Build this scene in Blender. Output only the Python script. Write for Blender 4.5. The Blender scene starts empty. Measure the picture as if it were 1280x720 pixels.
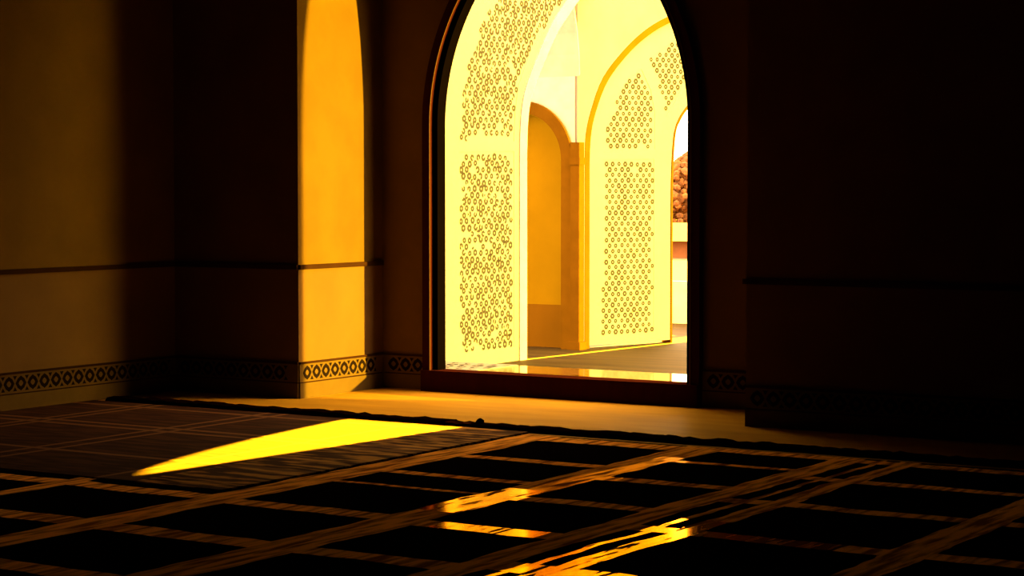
import bpy, bmesh, math, random
from mathutils import Vector
C = bpy.context.scene
col = C.collection
random.seed(7)
# World axes: X runs along the window wall, Y goes out through the window, Z up.
# ------------------------------------------------------------------ camera
F = 2600.0; TH = math.radians(32); HOR = 235.0; EYE = 1.6
cam = bpy.data.cameras.new('camera'); co = bpy.data.objects.new('camera', cam); col.objects.link(co)
cam.sensor_width = 36; cam.lens = F/1280*36; cam.clip_end = 500
co.location = (0, 0, EYE)
co.rotation_euler = (math.radians(90)-math.atan((360-HOR)/F), 0, TH)
C.camera = co
# ------------------------------------------------------------------ light
w = bpy.data.worlds.new('sky'); C.world = w; w.use_nodes = True
nt = w.node_tree; bg = nt.nodes['Background']
bg.inputs[0].default_value = (1, .60, .26, 1); bg.inputs[1].default_value = 17
sd = bpy.data.lights.new('sun', 'SUN'); sd.energy = 430; sd.color = (1, .50, .006); sd.angle = math.radians(.25)
so = bpy.data.objects.new('sun', sd); col.objects.link(so); so.location = (-6, 30, 12)
so.rotation_euler = Vector((-.08, -1, -.28)).to_track_quat('-Z', 'Y').to_euler()
C.view_settings.view_transform = 'Standard'; C.view_settings.look = 'None'
C.view_settings.gamma = 1; C.view_settings.exposure = 0; C.view_settings.use_curve_mapping = False

# ------------------------------------------------------------------ helpers
def mat(name, rgb, rough=.7, rgb2=None, scale=6, bump=0, spec=.5, stretch=(1, 1, 1), metal=0):
    K = 1 if name in ('floor_marble', 'polished_ledge') else .64
    rgb2 = [c*K for c in (rgb2 or [c*.85 for c in rgb])]; rgb = [c*K for c in rgb]
    m = bpy.data.materials.new(name); m.use_nodes = True
    n = m.node_tree; b = n.nodes['Principled BSDF']
    b.inputs['Base Color'].default_value = (*rgb, 1); b.inputs['Roughness'].default_value = rough
    b.inputs['Specular IOR Level'].default_value = spec; b.inputs['Metallic'].default_value = metal
    tc = n.nodes.new('ShaderNodeTexCoord'); mp = n.nodes.new('ShaderNodeMapping')
    mp.inputs['Scale'].default_value = stretch
    n.links.new(tc.outputs['Object'], mp.inputs['Vector'])
    nz = n.nodes.new('ShaderNodeTexNoise'); nz.inputs['Scale'].default_value = scale; nz.inputs['Detail'].default_value = 5
    n.links.new(mp.outputs[0], nz.inputs['Vector'])
    rp = n.nodes.new('ShaderNodeValToRGB')
    rp.color_ramp.elements[0].color = (*rgb2, 1); rp.color_ramp.elements[1].color = (*rgb, 1)
    rp.color_ramp.elements[0].position = .35; rp.color_ramp.elements[1].position = .65
    n.links.new(nz.outputs['Fac'], rp.inputs[0]); n.links.new(rp.outputs[0], b.inputs['Base Color'])
    if bump:
        bp = n.nodes.new('ShaderNodeBump'); bp.inputs['Strength'].default_value = bump; bp.inputs['Distance'].default_value = .01
        n.links.new(nz.outputs['Fac'], bp.inputs['Height']); n.links.new(bp.outputs[0], b.inputs['Normal'])
    return m
M = dict(
    plaster=mat('plaster', (.155, .088, .014), .95, scale=3, spec=.05),
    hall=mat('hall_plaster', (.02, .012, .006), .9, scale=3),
    dado=mat('dado_marble', (.175, .098, .032), .9, scale=2, spec=.05),
    marble=mat('floor_marble', (.40, .215, .012), .6, (.31, .165, .009), scale=1.2, spec=.03, stretch=(1, 4, 1)),
    base=mat('baseboard_stone', (.13, .08, .02), .9, spec=.05),
    ink=mat('mosaic_dark', (.012, .006, .004), .9, spec=.02),
    cap=mat('brown_cap', (.035, .014, .005), .9, spec=.02),
    frame=mat('dark_wood', (.04, .008, .004), 1, scale=12, stretch=(1, 1, .1), spec=0),
    bead=mat('brass_bead', (.08, .03, .012), .7, spec=.2),
    screen=mat('carved_stone', (.23, .235, .27), .8, (.22, .225, .255), scale=3),
    hole=mat('lattice_pierced', (.012, .010, .006), .9),
    vault=mat('vault_plaster', (.25, .24, .26), .9, scale=2),
    ochre=mat('ochre_shade', (.30, .18, .004), 1, spec=0, scale=2),  # the niche's shade is put into this tone
    ochre2=mat('ochre_dado_shade', (.19, .09, .005), 1, spec=0, scale=2),  # lower part of the niche, same shade in the colour
    trimo=mat('ochre_molding', (.17, .08, .004), 1, spec=0),
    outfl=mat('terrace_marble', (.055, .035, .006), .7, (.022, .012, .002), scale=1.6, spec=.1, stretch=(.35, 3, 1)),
    mirror=mat('polished_ledge', (.10, .06, .02), .06, scale=3, spec=1.0),
    white=mat('white_render', (.85, .80, .75), .8),
    leaf=mat('dry_foliage', (.22, .09, .012), .9, (.10, .035, .005), scale=8),
    bark=mat('bark', (.12, .06, .03), .9),
    fringe=mat('dark_fringe', (.010, .003, .001), 1, (.004, .001, .0005), scale=40, spec=0),
    roof=mat('clay_roof', (.25, .09, .03), .9),
)
def link(name, bm, mats, parent=None, smooth=False):
    bmesh.ops.recalc_face_normals(bm, faces=bm.faces)
    me = bpy.data.meshes.new(name); bm.to_mesh(me); bm.free()
    if not isinstance(mats, (list, tuple)): mats = [mats]
    for m in mats: me.materials.append(M[m] if isinstance(m, str) else m)
    if smooth:
        for p in me.polygons: p.use_smooth = True
    o = bpy.data.objects.new(name, me); col.objects.link(o)
    if parent is not None: o.parent = parent
    return o
def struct(o):
    o['kind'] = 'structure'; return o
def thing(o, label, cat, group=None):
    o['label'] = label; o['category'] = cat
    if group: o['group'] = group
    return o
def empty(name, loc=(0, 0, 0)):
    o = bpy.data.objects.new(name, None); col.objects.link(o); o.location = loc; return o
def box(bm, x0, x1, y0, y1, z0, z1, mi=0):
    v = [bm.verts.new(p) for p in ((x0,y0,z0),(x1,y0,z0),(x1,y1,z0),(x0,y1,z0),(x0,y0,z1),(x1,y0,z1),(x1,y1,z1),(x0,y1,z1))]
    for f in ((0,1,2,3),(4,5,6,7),(0,1,5,4),(1,2,6,5),(2,3,7,6),(3,0,4,7)):
        bm.faces.new([v[i] for i in f]).material_index = mi
def B(*a):
    bm = bmesh.new(); box(bm, *a); return bm
def prism(bm, loops, fn, d0, d1, mi=0):
    """fill the 2D loops (outer first, then holes) at two depths and join them; fn(a, z, depth) -> point"""
    sides = []
    for d in (d0, d1):
        vv = []; ee = []
        for lp in loops:
            vs = [bm.verts.new(fn(p[0], p[1], d)) for p in lp]
            vv.append(vs); ee += [bm.edges.new((vs[i], vs[(i+1) % len(vs)])) for i in range(len(vs))]
        r = bmesh.ops.triangle_fill(bm, use_beauty=True, use_dissolve=False, edges=ee)
        for g in r['geom']:
            if isinstance(g, bmesh.types.BMFace): g.material_index = mi
        sides.append(vv)
    for a, b in zip(*sides):
        for i in range(len(a)):
            j = (i+1) % len(a)
            bm.faces.new((a[i], a[j], b[j], b[i])).material_index = mi
def arch(cx, hw, spring, r, z0=0, n=20):
    """outline of an opening with a pointed (two-centred) head, counter-clockwise from bottom right"""
    cR = cx+hw-r; cL = cx-hw+r
    a = math.acos((r-hw)/r)
    pts = [(cx+hw, z0)]
    pts += [(cR+r*math.cos(a*i/n), spring+r*math.sin(a*i/n)) for i in range(n+1)]
    pts += [(cL-r*math.cos(a*i/n), spring+r*math.sin(a*i/n)) for i in range(n-1, -1, -1)]
    pts += [(cx-hw, z0)]
    return pts
fY = lambda a, z, d: (a, d, z)          # planes running along X
fX = lambda a, z, d: (d, a, z)          # planes running along Y
def ring_band(outer, inner):
    """closed outline between two open outlines with the same ends on the ground"""
    return list(outer)+list(reversed(inner))
def ray(x, y):
    k = (x-640)/F
    return (math.cos(TH)*k-math.sin(TH), math.sin(TH)*k+math.cos(TH), (HOR-y)/F)
class Plane:
    """vertical plane through p0 with direction angle; s runs along it; n is its facing normal"""
    def __init__(s, p0, ang):
        s.p = p0; s.d = (math.cos(ang), math.sin(ang)); s.n = (math.sin(ang), -math.cos(ang))
    def at(s, x, y):                     # photo measurement -> (s, z) on the plane
        r = ray(x, y)
        t = (s.p[0]*s.n[0]+s.p[1]*s.n[1])/(r[0]*s.n[0]+r[1]*s.n[1])
        q = (r[0]*t-s.p[0], r[1]*t-s.p[1])
        return (q[0]*s.d[0]+q[1]*s.d[1], EYE+r[2]*t)
    def fn(s, a, z, d):                  # d = distance in front of the plane
        return (s.p[0]+s.d[0]*a+s.n[0]*d, s.p[1]+s.d[1]*a+s.n[1]*d, z)

# ------------------------------------------------------------------ hall shell
UL, UR = -10.95, 5.0            # hall side walls
VF, VW, VB = 12.5, 13.6, -3.0   # pier fronts, window wall, wall behind the camera
NL, NR = -9.72, -6.05           # window bay
CE = 5.2
WC, WHW, WSP, WR = -8.07, 1.10, 2.08, 1.85        # clear opening of the arched window
FO = .12                                           # frame width
struct(link('floor', B(UL-.3, UR+.3, VB-.3, 13.6, -.2, 0), 'marble'))
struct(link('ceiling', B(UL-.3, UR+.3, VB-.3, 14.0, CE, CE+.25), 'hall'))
def two_tone(name, b):                 # plaster above the rail, marble dado below
    x0, x1, y0, y1 = b
    bm = bmesh.new(); box(bm, x0, x1, y0, y1, 0, 1.0, 1); box(bm, x0, x1, y0, y1, 1.0, CE, 0)
    return struct(link(name, bm, ['plaster', 'dado']))
two_tone('wall_left', (UL-.3, UL, VB-.3, VF))
two_tone('wall_front_left', (UL-.3, NL, VF, 13.9))
two_tone('wall_front_right', (NR, UR+.3, 12.65, 13.7))
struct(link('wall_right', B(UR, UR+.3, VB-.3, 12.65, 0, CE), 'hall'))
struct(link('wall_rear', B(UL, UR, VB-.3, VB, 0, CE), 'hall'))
bm = bmesh.new()
op = arch(WC, WHW+FO-.02, WSP, WR+FO-.02, 0, 28)
outer = [(NL, 0)]+list(reversed(op))+[(NR, 0), (NR, CE), (NL, CE)]
prism(bm, [outer], fY, VW, 13.70)
struct(link('wall_window', bm, 'plaster'))

# rails, mosaic skirtings
def mosaic(bm, fn, a0, a1, z0=.125, z1=.262, d=.012):
    """alternating diamonds, chevrons and small stars in dark tile on the pale band"""
    zc = (z0+z1)/2; hh = (z1-z0)/2*.80
    def tri(pts):
        vs = [bm.verts.new(fn(a, z, d)) for a, z in pts]; bm.faces.new(vs).material_index = 1
    pitch = .118; n = int((a1-a0)/pitch); k = 0
    for i in range(n):
        c = a0+pitch*(i+.5); q = pitch*.46
        # ring of an eight sided star round a pale centre
        pts = [(c+q*(.86 if j % 2 else 1)*math.cos(j*math.pi/4), zc+hh*(.86 if j % 2 else 1)*math.sin(j*math.pi/4)) for j in range(8)]
        inn = [(c+(p[0]-c)*.42, zc+(p[1]-zc)*.42) for p in pts]
        for j in range(8):
            j2 = (j+1) % 8
            tri((pts[j], pts[j2], inn[j2], inn[j]))
        e = c+pitch/2; t = pitch*.17
        for sgn in (-1, 1):
            tri(((e-t, zc+sgn*hh), (e+t, zc+sgn*hh), (e, zc+sgn*hh*.45)))
def skirting(name, fn, a0, a1):
    bm = bmesh.new()
    def bx(z0, z1, d, mi):
        prism(bm, [[(a0, z0), (a1, z0), (a1, z1), (a0, z1)]], fn, -.001, d, mi)
    bx(0, .115, .014, 0); bx(.115, .125, .008, 2); bx(.125, .262, .010, 0); bx(.262, .278, .020, 2)
    mosaic(bm, fn, a0+.03, a1-.02, d=.0115)
    return struct(link(name, bm, ['base', 'ink', 'cap']))
def rail(name, fn, a0, a1, z=1.0):
    bm = bmesh.new()
    prism(bm, [[(a0, z-.018), (a1, z-.018), (a1, z+.018), (a0, z+.018)]], fn, -.001, .022)
    return struct(link(name, bm, 'cap'))
gL = lambda a, z, d: (UL+d, a, z)
gPL = lambda a, z, d: (a, VF-d, z)
gRL = lambda a, z, d: (NL+d, a, z)
gW = lambda a, z, d: (a, VW-d, z)
gPR = lambda a, z, d: (a, 12.65-d, z)
skirting('baseboard_left', gL, 4.0, VF-.02); rail('trim_1', gL, 0, VF-.02)
skirting('baseboard_pier_left', gPL, UL+.02, NL); rail('trim_2', gPL, UL+.02, NL)
skirting('baseboard_reveal', gRL, VF, VW-.02); rail('trim_3', gRL, VF, VW-.02)
skirting('baseboard_window_left', gW, NL+.02, WC-WHW-FO)
skirting('baseboard_window_right', gW, WC+WHW+FO, NR)
skirting('baseboard_pier_right', gPR, NR, UR); rail('trim_4', gPR, NR-.02, UR, .975)

# ------------------------------------------------------------------ arched window
win = struct(empty('window_1', (WC, VW, 0)))
def wpart(name, bm, m, smooth=False):
    o = link(name, bm, m, None, smooth); o.parent = win; o.matrix_parent_inverse.identity()
    for v in o.data.vertices: v.co -= Vector(win.location)
    return o
def arch_ring(ho, hi, d0, d1, z0=0.0):
    bm = bmesh.new()
    o = arch(WC, WHW+ho, WSP, WR+ho, z0, 28); i = arch(WC, WHW+hi, WSP, WR+hi, z0, 28)
    prism(bm, [o+list(reversed(i))], fY, d0, d1)
    return bm
wpart('outer_frame', arch_ring(FO, .045, VW-.07, VW+.10), 'frame')
wpart('bead', arch_ring(.054, .044, VW-.078, VW-.071), 'bead')
wpart('inner_frame', arch_ring(.044, 0, VW-.03, VW+.08), mat('black_seal', (.002, .0012, .001), 1, spec=0))
wpart('bottom_rail', B(WC-WHW-FO+.002, WC+WHW+FO-.002, VW-.10, VW+.1, 0, .165), 'frame')

# ------------------------------------------------------------------ outside: ground and ledge
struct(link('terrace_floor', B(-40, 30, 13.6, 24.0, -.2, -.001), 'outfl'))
struct(link('ground', B(-90, 60, 24.0, 110, -.3, -.05), mat('dry_ground', (.12, .06, .01), .9)))
struct(link('trim_5', B(-8.95, NR, 13.72, 14.42, -.1, .15), 'mirror'))
bm = bmesh.new(); box(bm, -10.4, -8.955, 13.74, 14.42, 0, .155, 0)
for i in range(11):                                   # dark marks stand in for the lattice's reflection on the slab
    for k in range(4):
        c = -10.30+i*.125+(.06 if k % 2 else 0); d_ = 13.88+k*.14; q = .026+.012*((i*3+k) % 3)
        o_ = [bm.verts.new((c+q*math.cos(t*math.pi/3), d_+q*1.3*math.sin(t*math.pi/3), .1562)) for t in range(6)]
        n_ = [bm.verts.new((c+q*.4*math.cos(t*math.pi/3), d_+q*.5*math.sin(t*math.pi/3), .1562)) for t in range(6)]
        for t in range(6):
            if (t+i+k) % 5: bm.faces.new((o_[t], o_[(t+1) % 6], n_[(t+1) % 6], n_[t])).material_index = 1
thing(link('reflection_slab', bm, ['screen', 'ink']), 'low pale slab with the lattice reflection painted on top, just outside the window, under the near lattice arch', 'slab')

# ------------------------------------------------------------------ lattice arches
def inside(p, poly):
    x, y = p; c = False; n = len(poly)
    for i in range(n):
        x1, y1 = poly[i]; x2, y2 = poly[(i+1) % n]
        if (y1 > y) != (y2 > y) and x < (x2-x1)*(y-y1)/(y2-y1)+x1: c = not c
    return c
def lattice(P, poly, step, size, jitter, d, seed):
    """recessed pale panel inside the outline with rows of pierced star rings"""
    rnd = random.Random(seed)
    bm = bmesh.new(); prism(bm, [poly], P.fn, -.02, d, 0)
    xs = [p[0] for p in poly]; zs = [p[1] for p in poly]
    row = 0; z = min(zs)+step*.35
    while z < max(zs):
        a = min(xs)+step*.3+(step/2 if row % 2 else 0)
        while a < max(xs):
            ca = a+rnd.uniform(-1, 1)*jitter; cz = z+rnd.uniform(-1, 1)*jitter
            r = size*rnd.uniform(.8, 1.12)
            if all(inside((ca+dx*r*.8, cz+dz*r*.8), poly) for dx, dz in ((1, 0), (-1, 0), (0, 1), (0, -1))) and rnd.random() > jitter*3:
                rot = rnd.uniform(0, 1) if jitter > .005 else 0
                k = 6
                o = [(ca+r*math.cos(rot+2*math.pi*j/k), cz+r*math.sin(rot+2*math.pi*j/k)) for j in range(k)]
                i_ = [(ca+(p[0]-ca)*.30, cz+(p[1]-cz)*.30) for p in o]
                vo = [bm.verts.new(P.fn(p[0], p[1], d+.002)) for p in o]
                vi = [bm.verts.new(P.fn(p[0], p[1], d+.002)) for p in i_]
                for j in range(k):
                    if jitter > .005 and rnd.random() < .07: continue
                    bm.faces.new((vo[j], vo[(j+1) % k], vi[(j+1) % k], vi[j])).material_index = 1
            a += step
        z += step*.62; row += 1
    return bm
def smooth(p, k=4):
    out = []
    for i in range(len(p)-1):
        a = p[max(i-1, 0)]; b = p[i]; c = p[i+1]; d = p[min(i+2, len(p)-1)]
        for j in range(k):
            t = j/k
            out.append(tuple(.5*(2*b[q]+(c[q]-a[q])*t+(2*a[q]-5*b[q]+4*c[q]-d[q])*t*t+(3*b[q]-a[q]-3*c[q]+d[q])*t**3) for q in (0, 1)))
    return out+[p[-1]]
# near arch: plane parallel to the hall's side walls
P1 = Plane((-10.15, 0), math.pi/2)
open1 = [P1.at(*p) for p in ((657.5, 190), (659, 150), (664, 119), (679, 79), (695, 43), (711, 18), (724, 0))]
s0 = open1[0][0]
open1 = [(s0, 0)]+smooth(open1+[(17.95, 3.72), (18.45, 3.95), (18.9, 4.1)])
mir = [(2*18.9-a, z) for a, z in reversed(open1[:-1])]
lowp = [P1.at(*p) for p in ((574.5, 442), (642.5, 434), (642.5, 189), (574.5, 190))]
upp = [P1.at(*p) for p in ((574.5, 177), (642.5, 177), (644, 140), (648, 108), (663, 65), (684, 32), (708, 0))]
upp += [(17.75, 3.95), (18.3, 4.22), (18.3, 4.95), (17.0, 4.45)]
upp += [P1.at(*p) for p in ((618, 0), (600, 36), (585, 79), (577, 126))]
near = thing(empty('lattice_arch', (-10.15, s0, 0)), 'tall pale arch wall with a pierced lattice band, nearest behind the dark window frame', 'arch')
def attach(o, root):
    o.parent = root
    for v in o.data.vertices: v.co -= Vector(root.location)
    return o
bm = bmesh.new()
prism(bm, [[(14.1, 0)]+open1+mir+[(21.6, 0), (21.6, 7.5), (14.1, 7.5)], lowp, upp], P1.fn, -.16, 0)
attach(link('arch_wall', bm, 'screen'), near)
attach(link('lattice_panel', lattice(P1, lowp, .092, .035, .008, -.004, 1), ['screen', 'hole']), near)
attach(link('lattice_panel', lattice(P1, upp, .092, .035, .008, -.004, 2), ['screen', 'hole']), near)
bm = bmesh.new()
inn = [(a+.03, z-.02*(i > 12)) for i, (a, z) in enumerate(open1)]
prism(bm, [open1+list(reversed(inn))], P1.fn, -.14, -.05)
attach(link('edge_bead', bm, 'trimo'), near)

bm = bmesh.new()
n_ = len(open1); brd = []
for i, (a, z) in enumerate(open1):
    if i == 0 or z < 2.05: brd.append((a-.125, z)); continue
    p = open1[i-1]; q = open1[min(i+1, n_-1)]; dx, dz = q[0]-p[0], q[1]-p[1]; L = math.hypot(dx, dz)
    brd.append((a-dz/L*.125, z+dx/L*.125))
prism(bm, [open1+list(reversed(brd))], P1.fn, -.02, .012)
attach(link('arch_border', bm, mat('pale_border', (.34, .36, .60), .8)), near)

# far arch: its wall is turned a little further towards the hall
pA = (-10.34, 17.93); ang2 = math.atan2(1.05, .30)
P2 = Plane(pA, ang2)
far_open = [P2.at(*p) for p in ((838, 250), (838.5, 215), (841, 172), (846, 152), (854, 138), (865, 126))]
ax = far_open[-1][0]+.18
far_open = [(far_open[0][0], 0)]+smooth(far_open+[(ax, far_open[-1][1]+.05)])
fmir = [(2*ax-a, z) for a, z in reversed(far_open[:-1])]
ring_o = [P2.at(*p) for p in ((728, 205), (729, 170), (736, 137), (751, 97), (779, 61), (807, 36), (836, 20), (866, 8))]
ring_i = [P2.at(*p) for p in ((734, 205), (735.5, 170), (742, 139), (757, 101), (784, 66), (812, 42), (840, 27), (868, 16))]
ztop = 4.6
ring_o = [(ring_o[0][0], 0)]+smooth(ring_o); ring_i = [(ring_i[0][0], 0)]+smooth(ring_i)
Lf = 2*ax+.25
far = thing(empty('lattice_arch', (pA[0], pA[1], 0)), 'farther pale lattice arch with a small arched doorway cut through its right side', 'arch')
low2 = [P2.at(*p) for p in ((752, 420), (817.5, 415.5), (817.5, 199), (753, 200))]
up2 = [P2.at(*p) for p in ((753.5, 186), (818, 186), (818, 140), (813, 113), (801, 87), (786, 98), (771, 120), (758, 157))]
sp2 = [P2.at(*p) for p in ((832, 146), (845, 124), (861, 88), (885, 60), (885, 38), (849, 47), (830, 60), (811, 74), (822, 112))]
bm = bmesh.new()
prism(bm, [[(ring_i[0][0], 0.03)]+[(far_open[0][0], .03)]+far_open[1:]+fmir[:-1]+[(fmir[-1][0], 0), (Lf, 0), (Lf, ztop), (ring_i[0][0], ztop)], low2, up2, sp2], P2.fn, -.12, 0)
attach(link('arch_wall', bm, 'screen'), far)
for i, pl in enumerate((low2, up2, sp2)):
    attach(link('lattice_panel', lattice(P2, pl, .088, .029, .003, -.004, 5+i), ['screen', 'hole']), far)
bm = bmesh.new(); prism(bm, [ring_o+list(reversed(ring_i))], P2.fn, -.1, .035)
attach(link('arch_molding', bm, 'trimo'), far)
bm = bmesh.new(); prism(bm, [far_open+[(a-.0, z) for a, z in []]+list(reversed([(a+.022, z-.015*(i > 12)) for i, (a, z) in enumerate(far_open)]))], P2.fn, -.12, .012)
attach(link('doorway_bead', bm, 'trimo'), far)

# upper wall over the far arch, cream
bm = bmesh.new()
s_l = ring_o[0][0]-.10
prism(bm, [[(s_l, 0)]+ring_o[:]+[(ring_o[-1][0]+.3, ring_o[-1][1]+.1), (Lf, ring_o[-1][1]+.1), (Lf, 7.5), (s_l, 7.5)]], P2.fn, -.1, .03)
attach(link('surround_wall', bm, 'vault'), far)

# niche wall between the two arches, with its arched recess, and the vault above
NV = 17.78
ncx, nhw = -10.97, .57
bm = bmesh.new()
n_o = arch(ncx, nhw-.12, 1.88, nhw-.10, 0, 16)
prism(bm, [[(-14, 0), (n_o[-1][0], 0)]+list(reversed(n_o))[1:]+[(-10.38, 0), (-10.38, 2.05), (-14, 2.05)][0:1]+[(-10.38, 2.0), (-10.38, 2.75), (-14, 2.75)]], fY, NV, NV+.10)
nw = link('surround_wall', bm, mat('lime_wash', (.85, .78, .68), .9))
bm = bmesh.new()
no = arch(ncx, nhw, 1.88, nhw+.02, 0, 16)
prism(bm, [no+list(reversed(n_o))], fY, NV-.03, NV+.12)
nm = link('niche_molding', bm, 'trimo')
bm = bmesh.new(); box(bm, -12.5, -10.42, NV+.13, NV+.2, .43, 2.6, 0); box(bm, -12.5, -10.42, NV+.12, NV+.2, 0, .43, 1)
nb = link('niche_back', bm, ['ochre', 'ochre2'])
nr = thing(empty('arched_niche', (ncx, NV, 0)), 'plain arched niche with shade put into its ochre colour, in the wall between the two lattice arches', 'niche')
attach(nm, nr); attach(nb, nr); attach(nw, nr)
bm = bmesh.new(); box(bm, -10.40, -10.30, NV-.05, NV+.05, 0, 2.05)
box(bm, -10.41, -10.29, NV-.06, NV+.06, 1.83, 1.9); box(bm, -10.42, -10.28, NV-.07, NV+.07, 0, .08)
thing(link('corner_pillar', bm, 'trimo'), 'slim ochre corner pillar where niche meets the farther lattice arch', 'pillar')
bm = bmesh.new()                                       # quarter vault
N = 14; R = 1.9
pts = [(NV-R+R*math.cos(i/N*math.pi/2), 2.7+R*math.sin(i/N*math.pi/2)) for i in range(N+1)]
o2 = [(a+.02, z+.02) for i, (a, z) in enumerate(pts)]
prism(bm, [pts+[(14.1, 4.6), (14.1, 4.62)]+list(reversed(o2))], fX, -13, -10.33)
struct(link('vault', bm, mat('vault_lime', (.6, .57, .55), .9)))

# wall added out of view, its hole shapes the sun patch on the carpet
bm = bmesh.new()
prism(bm, [[(-9.8, 0), (8, 0), (8, 5.6), (-9.8, 5.6)],
           [(-6.84, 2.57), (-6.84, 3.37), (-6.90, 3.355), (-6.98, 3.32), (-7.10, 3.25), (-7.24, 3.15), (-7.38, 3.035), (-7.52, 2.90), (-7.64, 2.765), (-7.73, 2.65), (-7.78, 2.57)]], fY, 20.6, 20.63)
struct(link('wall_sun_mask', bm, 'vault'))

# beyond the doorway: parapet, roof, trees
thing(link('parapet', B(-16, -9.85, 21.85, 21.95, 0, .50), 'white'), 'low white parapet wall seen through the far arched doorway', 'wall')
bm = bmesh.new(); box(bm, -26, -17, 44, 47, -.05, .35); prism(bm, [[(43.6, .35), (47.4, .35), (45.5, .75)]], fX, -26.3, -16.7)
thing(link('garden_shed', bm, 'roof'), 'low brown roofed building in haze beyond the white parapet', 'building')
def tree(x, y, h, label):
    t = thing(empty('tree', (x, y, -.05)), label, 'tree', None)
    bm = bmesh.new(); bmesh.ops.create_cone(bm, cap_ends=True, segments=10, radius1=.16, radius2=.09, depth=h*.6)
    for v in bm.verts: v.co.z += h*.3
    link('trunk', bm, 'bark', t)
    bm = bmesh.new(); rnd = random.Random(int(x*10))
    for k in range(900):
        a = rnd.uniform(0, 6.28); r = rnd.uniform(0, 1)**.5*h*.42; zz = rnd.uniform(.12, 1)*h
        r *= math.sin(min(1, (1.06-zz/h)*1.6)*math.pi/2)
        c = Vector((r*math.cos(a), r*math.sin(a), zz)); s = h*.04
        m_ = bmesh.ops.create_icosphere(bm, subdivisions=1, radius=s*rnd.uniform(.6, 1.2))
        for v in m_['verts']: v.co = v.co*rnd.uniform(.8, 1.2)+c
    link('crown', bm, 'leaf', t)
tree(-25.6, 50, 2.55, 'round orange-lit tree seen through the far arched doorway, beyond the parapet')

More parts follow.
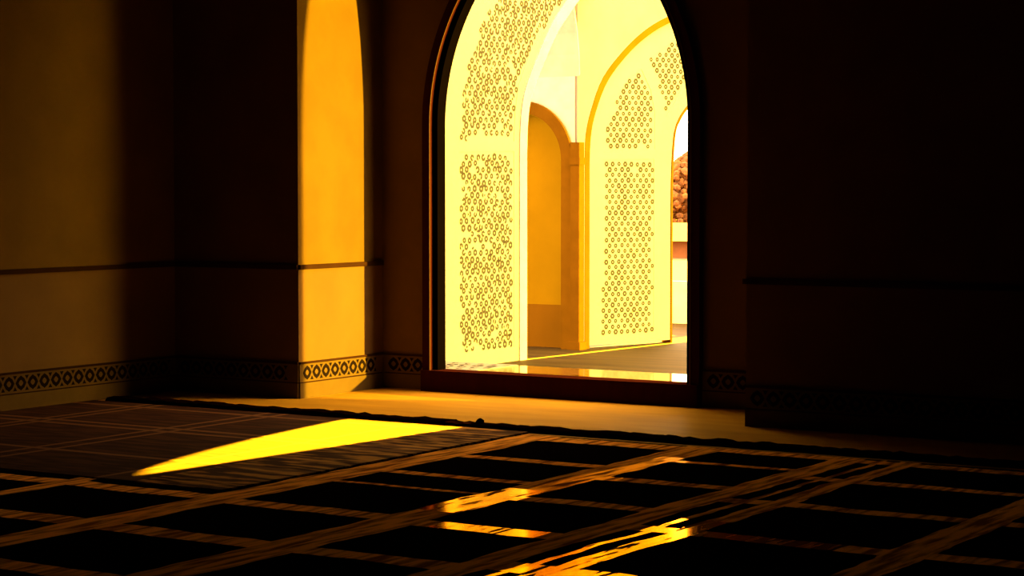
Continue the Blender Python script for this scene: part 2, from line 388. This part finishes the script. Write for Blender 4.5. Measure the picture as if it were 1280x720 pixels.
# ------------------------------------------------------------------ carpets
def node_mat(name):
    m = bpy.data.materials.new(name); m.use_nodes = True; n = m.node_tree
    return m, n, n.nodes['Principled BSDF']
def Nn(n, op, a, b=None, c=None):
    q = n.nodes.new('ShaderNodeMath'); q.operation = op
    for i, v in enumerate((a, b, c)):
        if v is None: continue
        if isinstance(v, (int, float)): q.inputs[i].default_value = v
        else: n.links.new(v, q.inputs[i])
    return q.outputs[0]
def band(n, x, c, hw):                   # 1 within hw of c
    return Nn(n, 'LESS_THAN', Nn(n, 'ABSOLUTE', Nn(n, 'SUBTRACT', x, c)), hw)
def anyof(n, ls):
    r = ls[0]
    for l in ls[1:]: r = Nn(n, 'MAXIMUM', r, l)
    return r
def grid_carpet_material():
    m, n, b = node_mat('gridded_carpet')
    tc = n.nodes.new('ShaderNodeTexCoord'); sx = n.nodes.new('ShaderNodeSeparateXYZ')
    wob = n.nodes.new('ShaderNodeTexNoise'); wob.inputs['Scale'].default_value = 2.2; n.links.new(tc.outputs['Object'], wob.inputs['Vector'])
    n.links.new(tc.outputs['Object'], sx.inputs[0])
    wv = Nn(n, 'MULTIPLY', Nn(n, 'SUBTRACT', wob.outputs['Fac'], .5), .10)
    x = Nn(n, 'ADD', sx.outputs['X'], wv); y = Nn(n, 'ADD', sx.outputs['Y'], wv)
    longs = anyof(n, [band(n, x, c, h) for c, h in ((-9.05, .10), (-8.0, .06), (-6.9, .12), (-5.72, .13), (-4.76, .09), (-4.56, .018), (-4.40, .06), (-3.3, .10), (-2.1, .10))])
    def cross(x0, x1, vs):
        z = Nn(n, 'MULTIPLY', Nn(n, 'GREATER_THAN', x, x0), Nn(n, 'LESS_THAN', x, x1))
        return Nn(n, 'MULTIPLY', z, anyof(n, [band(n, y, v, h) for v, h in vs]))
    crosses = anyof(n, [
        cross(-12, -6.9, ((5.3, .08), (6.3, .08), (7.28, .09), (8.22, .08))),
        cross(-6.9, -5.72, ((5.3, .08), (6.28, .08), (7.24, .09), (8.17, .08), (9.05, .025), (9.52, .05), (10.3, .06), (11.28, .10))),
        cross(-5.72, -4.72, ((5.3, .08), (6.28, .08), (7.23, .08), (8.11, .09), (9.04, .07), (9.91, .07), (10.75, .04), (11.35, .09))),
        cross(-4.72, 0, ((6.3, .08), (7.36, .10), (8.53, .08), (9.55, .07), (10.5, .06), (11.3, .07)))])
    g = Nn(n, 'MAXIMUM', longs, crosses)
    # woven dark threads running through the bands
    mp = n.nodes.new('ShaderNodeMapping'); mp.inputs['Scale'].default_value = (14, 1.6, 1); n.links.new(tc.outputs['Object'], mp.inputs['Vector'])
    nz = n.nodes.new('ShaderNodeTexNoise'); nz.inputs['Scale'].default_value = 1.6; nz.inputs['Detail'].default_value = 4; n.links.new(mp.outputs[0], nz.inputs['Vector'])
    rp = n.nodes.new('ShaderNodeValToRGB'); rp.color_ramp.elements[0].position = .38; rp.color_ramp.elements[1].position = .56
    rp.color_ramp.elements[0].color = (.25, .09, .015, 1); rp.color_ramp.elements[1].color = (.95, .44, .07, 1)
    n.links.new(nz.outputs['Fac'], rp.inputs[0])
    mx = n.nodes.new('ShaderNodeMix'); mx.data_type = 'RGBA'; n.links.new(g, mx.inputs[0])
    mx.inputs[6].default_value = (.0035, .0025, .003, 1); n.links.new(rp.outputs[0], mx.inputs[7])
    n.links.new(mx.outputs[2], b.inputs['Base Color'])
    # gloss kept to spots where the window's reflections should show, other bands matte
    def rng(v, a, c): return Nn(n, 'MULTIPLY', Nn(n, 'GREATER_THAN', v, a), Nn(n, 'LESS_THAN', v, c))
    gloss_spot = Nn(n, 'MAXIMUM', Nn(n, 'MULTIPLY', rng(x, -4.60, -3.6), rng(y, 6.9, 8.9)), Nn(n, 'MULTIPLY', Nn(n, 'MAXIMUM', Nn(n, 'MULTIPLY', rng(x, -5.85, -5.55), rng(y, 8.45, 9.3)), Nn(n, 'MULTIPLY', rng(x, -5.5, -4.92), rng(y, 7.98, 8.3))), 1))
    gloss_faint = Nn(n, 'MULTIPLY', rng(x, -5.74, -5.50), rng(y, 9.3, 10.9))
    gloss_spot = Nn(n, 'MULTIPLY', Nn(n, 'MULTIPLY', gloss_spot, g), Nn(n, 'GREATER_THAN', nz.outputs['Fac'], .44))
    gloss_faint = Nn(n, 'MULTIPLY', Nn(n, 'MULTIPLY', gloss_faint, g), Nn(n, 'GREATER_THAN', nz.outputs['Fac'], .46))
    n.links.new(Nn(n, 'SUBTRACT', 1.0, Nn(n, 'ADD', Nn(n, 'MULTIPLY', gloss_spot, .9), Nn(n, 'MULTIPLY', gloss_faint, .75))), b.inputs['Roughness'])
    n.links.new(Nn(n, 'ADD', Nn(n, 'MULTIPLY', gloss_spot, .85), Nn(n, 'MULTIPLY', gloss_faint, .22)), b.inputs['Metallic'])
    b.inputs['Specular Tint'].default_value = (1, .62, .12, 1)
    b.inputs['Specular IOR Level'].default_value = 0
    return m
def red_carpet_material():
    m, n, b = node_mat('red_carpet')
    tc = n.nodes.new('ShaderNodeTexCoord'); sx = n.nodes.new('ShaderNodeSeparateXYZ'); n.links.new(tc.outputs['Object'], sx.inputs[0])
    x, y = sx.outputs['X'], sx.outputs['Y']
    l = anyof(n, [band(n, x, c, .022) for c in (-10.32, -10.2, -9.2, -9.05, -7.95)]+[band(n, y, c, .03) for c in (9.2, 10.25, 10.4, 11.3)])
    nz = n.nodes.new('ShaderNodeTexNoise'); nz.inputs['Scale'].default_value = 5; nz.inputs['Detail'].default_value = 6
    mp = n.nodes.new('ShaderNodeMapping'); mp.inputs['Scale'].default_value = (.6, 2.4, 1); n.links.new(tc.outputs['Object'], mp.inputs['Vector']); n.links.new(mp.outputs[0], nz.inputs['Vector'])
    rp = n.nodes.new('ShaderNodeValToRGB'); rp.color_ramp.elements[0].position = .42; rp.color_ramp.elements[1].position = .6
    rp.color_ramp.elements[0].color = (.024, .007, .003, 1); rp.color_ramp.elements[1].color = (.050, .018, .006, 1)
    n.links.new(nz.outputs['Fac'], rp.inputs[0])
    mx = n.nodes.new('ShaderNodeMix'); mx.data_type = 'RGBA'; n.links.new(l, mx.inputs[0])
    # lit brown streaks along the right side, put into the colour
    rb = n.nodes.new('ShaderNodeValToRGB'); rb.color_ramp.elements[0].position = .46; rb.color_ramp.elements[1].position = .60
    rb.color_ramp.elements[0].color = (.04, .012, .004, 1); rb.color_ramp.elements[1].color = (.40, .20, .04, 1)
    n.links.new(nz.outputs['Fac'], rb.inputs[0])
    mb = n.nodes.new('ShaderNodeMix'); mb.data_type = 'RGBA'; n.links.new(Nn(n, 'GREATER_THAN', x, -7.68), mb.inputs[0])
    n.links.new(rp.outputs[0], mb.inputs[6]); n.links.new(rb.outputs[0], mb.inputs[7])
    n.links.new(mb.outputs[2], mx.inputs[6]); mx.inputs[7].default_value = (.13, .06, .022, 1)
    n.links.new(mx.outputs[2], b.inputs['Base Color']); b.inputs['Roughness'].default_value = 1; b.inputs['Specular IOR Level'].default_value = .05
    return m
def carpet(name, x0, x1, y0, y1, z1, m, label, cut=None):
    t = thing(empty(name, (0, 0, 0)), label, 'carpet')
    bm = bmesh.new(); prism(bm, [cut or [(x0, y0), (x1, y0), (x1, y1), (x0, y1)]], lambda a, b, d: (a, b, d), .0005, z1)
    link('pile', bm, m, t)
    return t
cg = carpet('prayer_carpet', -10.85, 3.5, 1.5, 11.42, .008, grid_carpet_material(), 'large black carpet crossed by a grid of shiny brown bands',
            [(-10.85, 1.5), (3.5, 1.5), (3.5, 11.42), (-7.05, 11.42), (-7.05, 8.41), (-10.85, 8.41)])
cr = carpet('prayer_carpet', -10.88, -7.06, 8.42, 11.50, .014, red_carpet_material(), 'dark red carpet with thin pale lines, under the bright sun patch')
def fringe(x0, x1, y, lump=None, seed=1):
    bm = bmesh.new(); rnd = random.Random(seed); n = int((x1-x0)/.05); prev = None
    off = 0
    for i in range(n+1):
        x = x0+(x1-x0)*i/n; off = off*.7+rnd.uniform(-.03, .03)
        hgt = .036+rnd.uniform(-.006, .008)
        sec = [(y-.07+off*.3, .001), (y-.05, hgt*.8), (y+.03, hgt), (y+.10+off, hgt*.6), (y+.13+off, .001)]
        cur = [bm.verts.new((x, a, b)) for a, b in sec]
        if prev:
            for j in range(4): bm.faces.new((prev[j], prev[j+1], cur[j+1], cur[j]))
        prev = cur
    if lump:
        r = bmesh.ops.create_icosphere(bm, subdivisions=2, radius=.03)
        for v in r['verts']:
            v.co = Vector((v.co.x*1.1+lump+rnd.uniform(-.008, .008), v.co.y+y, max(.001, v.co.z*1.1+.035+rnd.uniform(-.006, .006))))
    return bm
link('fringe', fringe(-7.75, 3.4, 11.60, -7.50, 3), 'fringe', cg)
link('fringe', fringe(-10.85, -7.75, 11.66, None, 4), 'fringe', cr)

# ------------------------------------------------------------------ lamp added on the terrace, out of view, to light the reveal
lp = thing(empty('added_lamp', (4.0, 18.15, 0)), 'added unseen lamp post on the terrace right of the arched window, lighting the reveal', 'lamp')
bm = bmesh.new(); bmesh.ops.create_cone(bm, cap_ends=True, segments=16, radius1=.05, radius2=.035, depth=1.9)
for v in bm.verts: v.co.z += .95
link('pole', bm, 'frame', lp)
bm = bmesh.new(); bmesh.ops.create_cone(bm, cap_ends=True, segments=16, radius1=.17, radius2=.10, depth=.10)
for v in bm.verts: v.co.z += .05
link('base', bm, 'frame', lp)
bm = bmesh.new(); bmesh.ops.create_cone(bm, cap_ends=True, segments=8, radius1=.06, radius2=.20, depth=.08)
for v in bm.verts: v.co.z += 1.90
link('cup', bm, 'frame', lp)
bm = bmesh.new(); bmesh.ops.create_cone(bm, cap_ends=True, segments=8, radius1=.30, radius2=.03, depth=.18)
for v in bm.verts: v.co.z += 2.62
link('lamp_cap', bm, 'frame', lp)
for k in range(4):
    a = math.pi/4+k*math.pi/2; bm = bmesh.new()
    box(bm, .19*math.cos(a)-.008, .19*math.cos(a)+.008, .19*math.sin(a)-.008, .19*math.sin(a)+.008, 1.94, 2.54)
    link('cage_bar', bm, 'frame', lp)
ld = bpy.data.lights.new('reveal_fill_light', 'POINT'); ld.energy = 105000; ld.color = (1, .60, .02); ld.shadow_soft_size = .14
lo = bpy.data.objects.new('reveal_fill_light', ld); col.objects.link(lo); lo.location = (4.0, 18.15, 2.24)
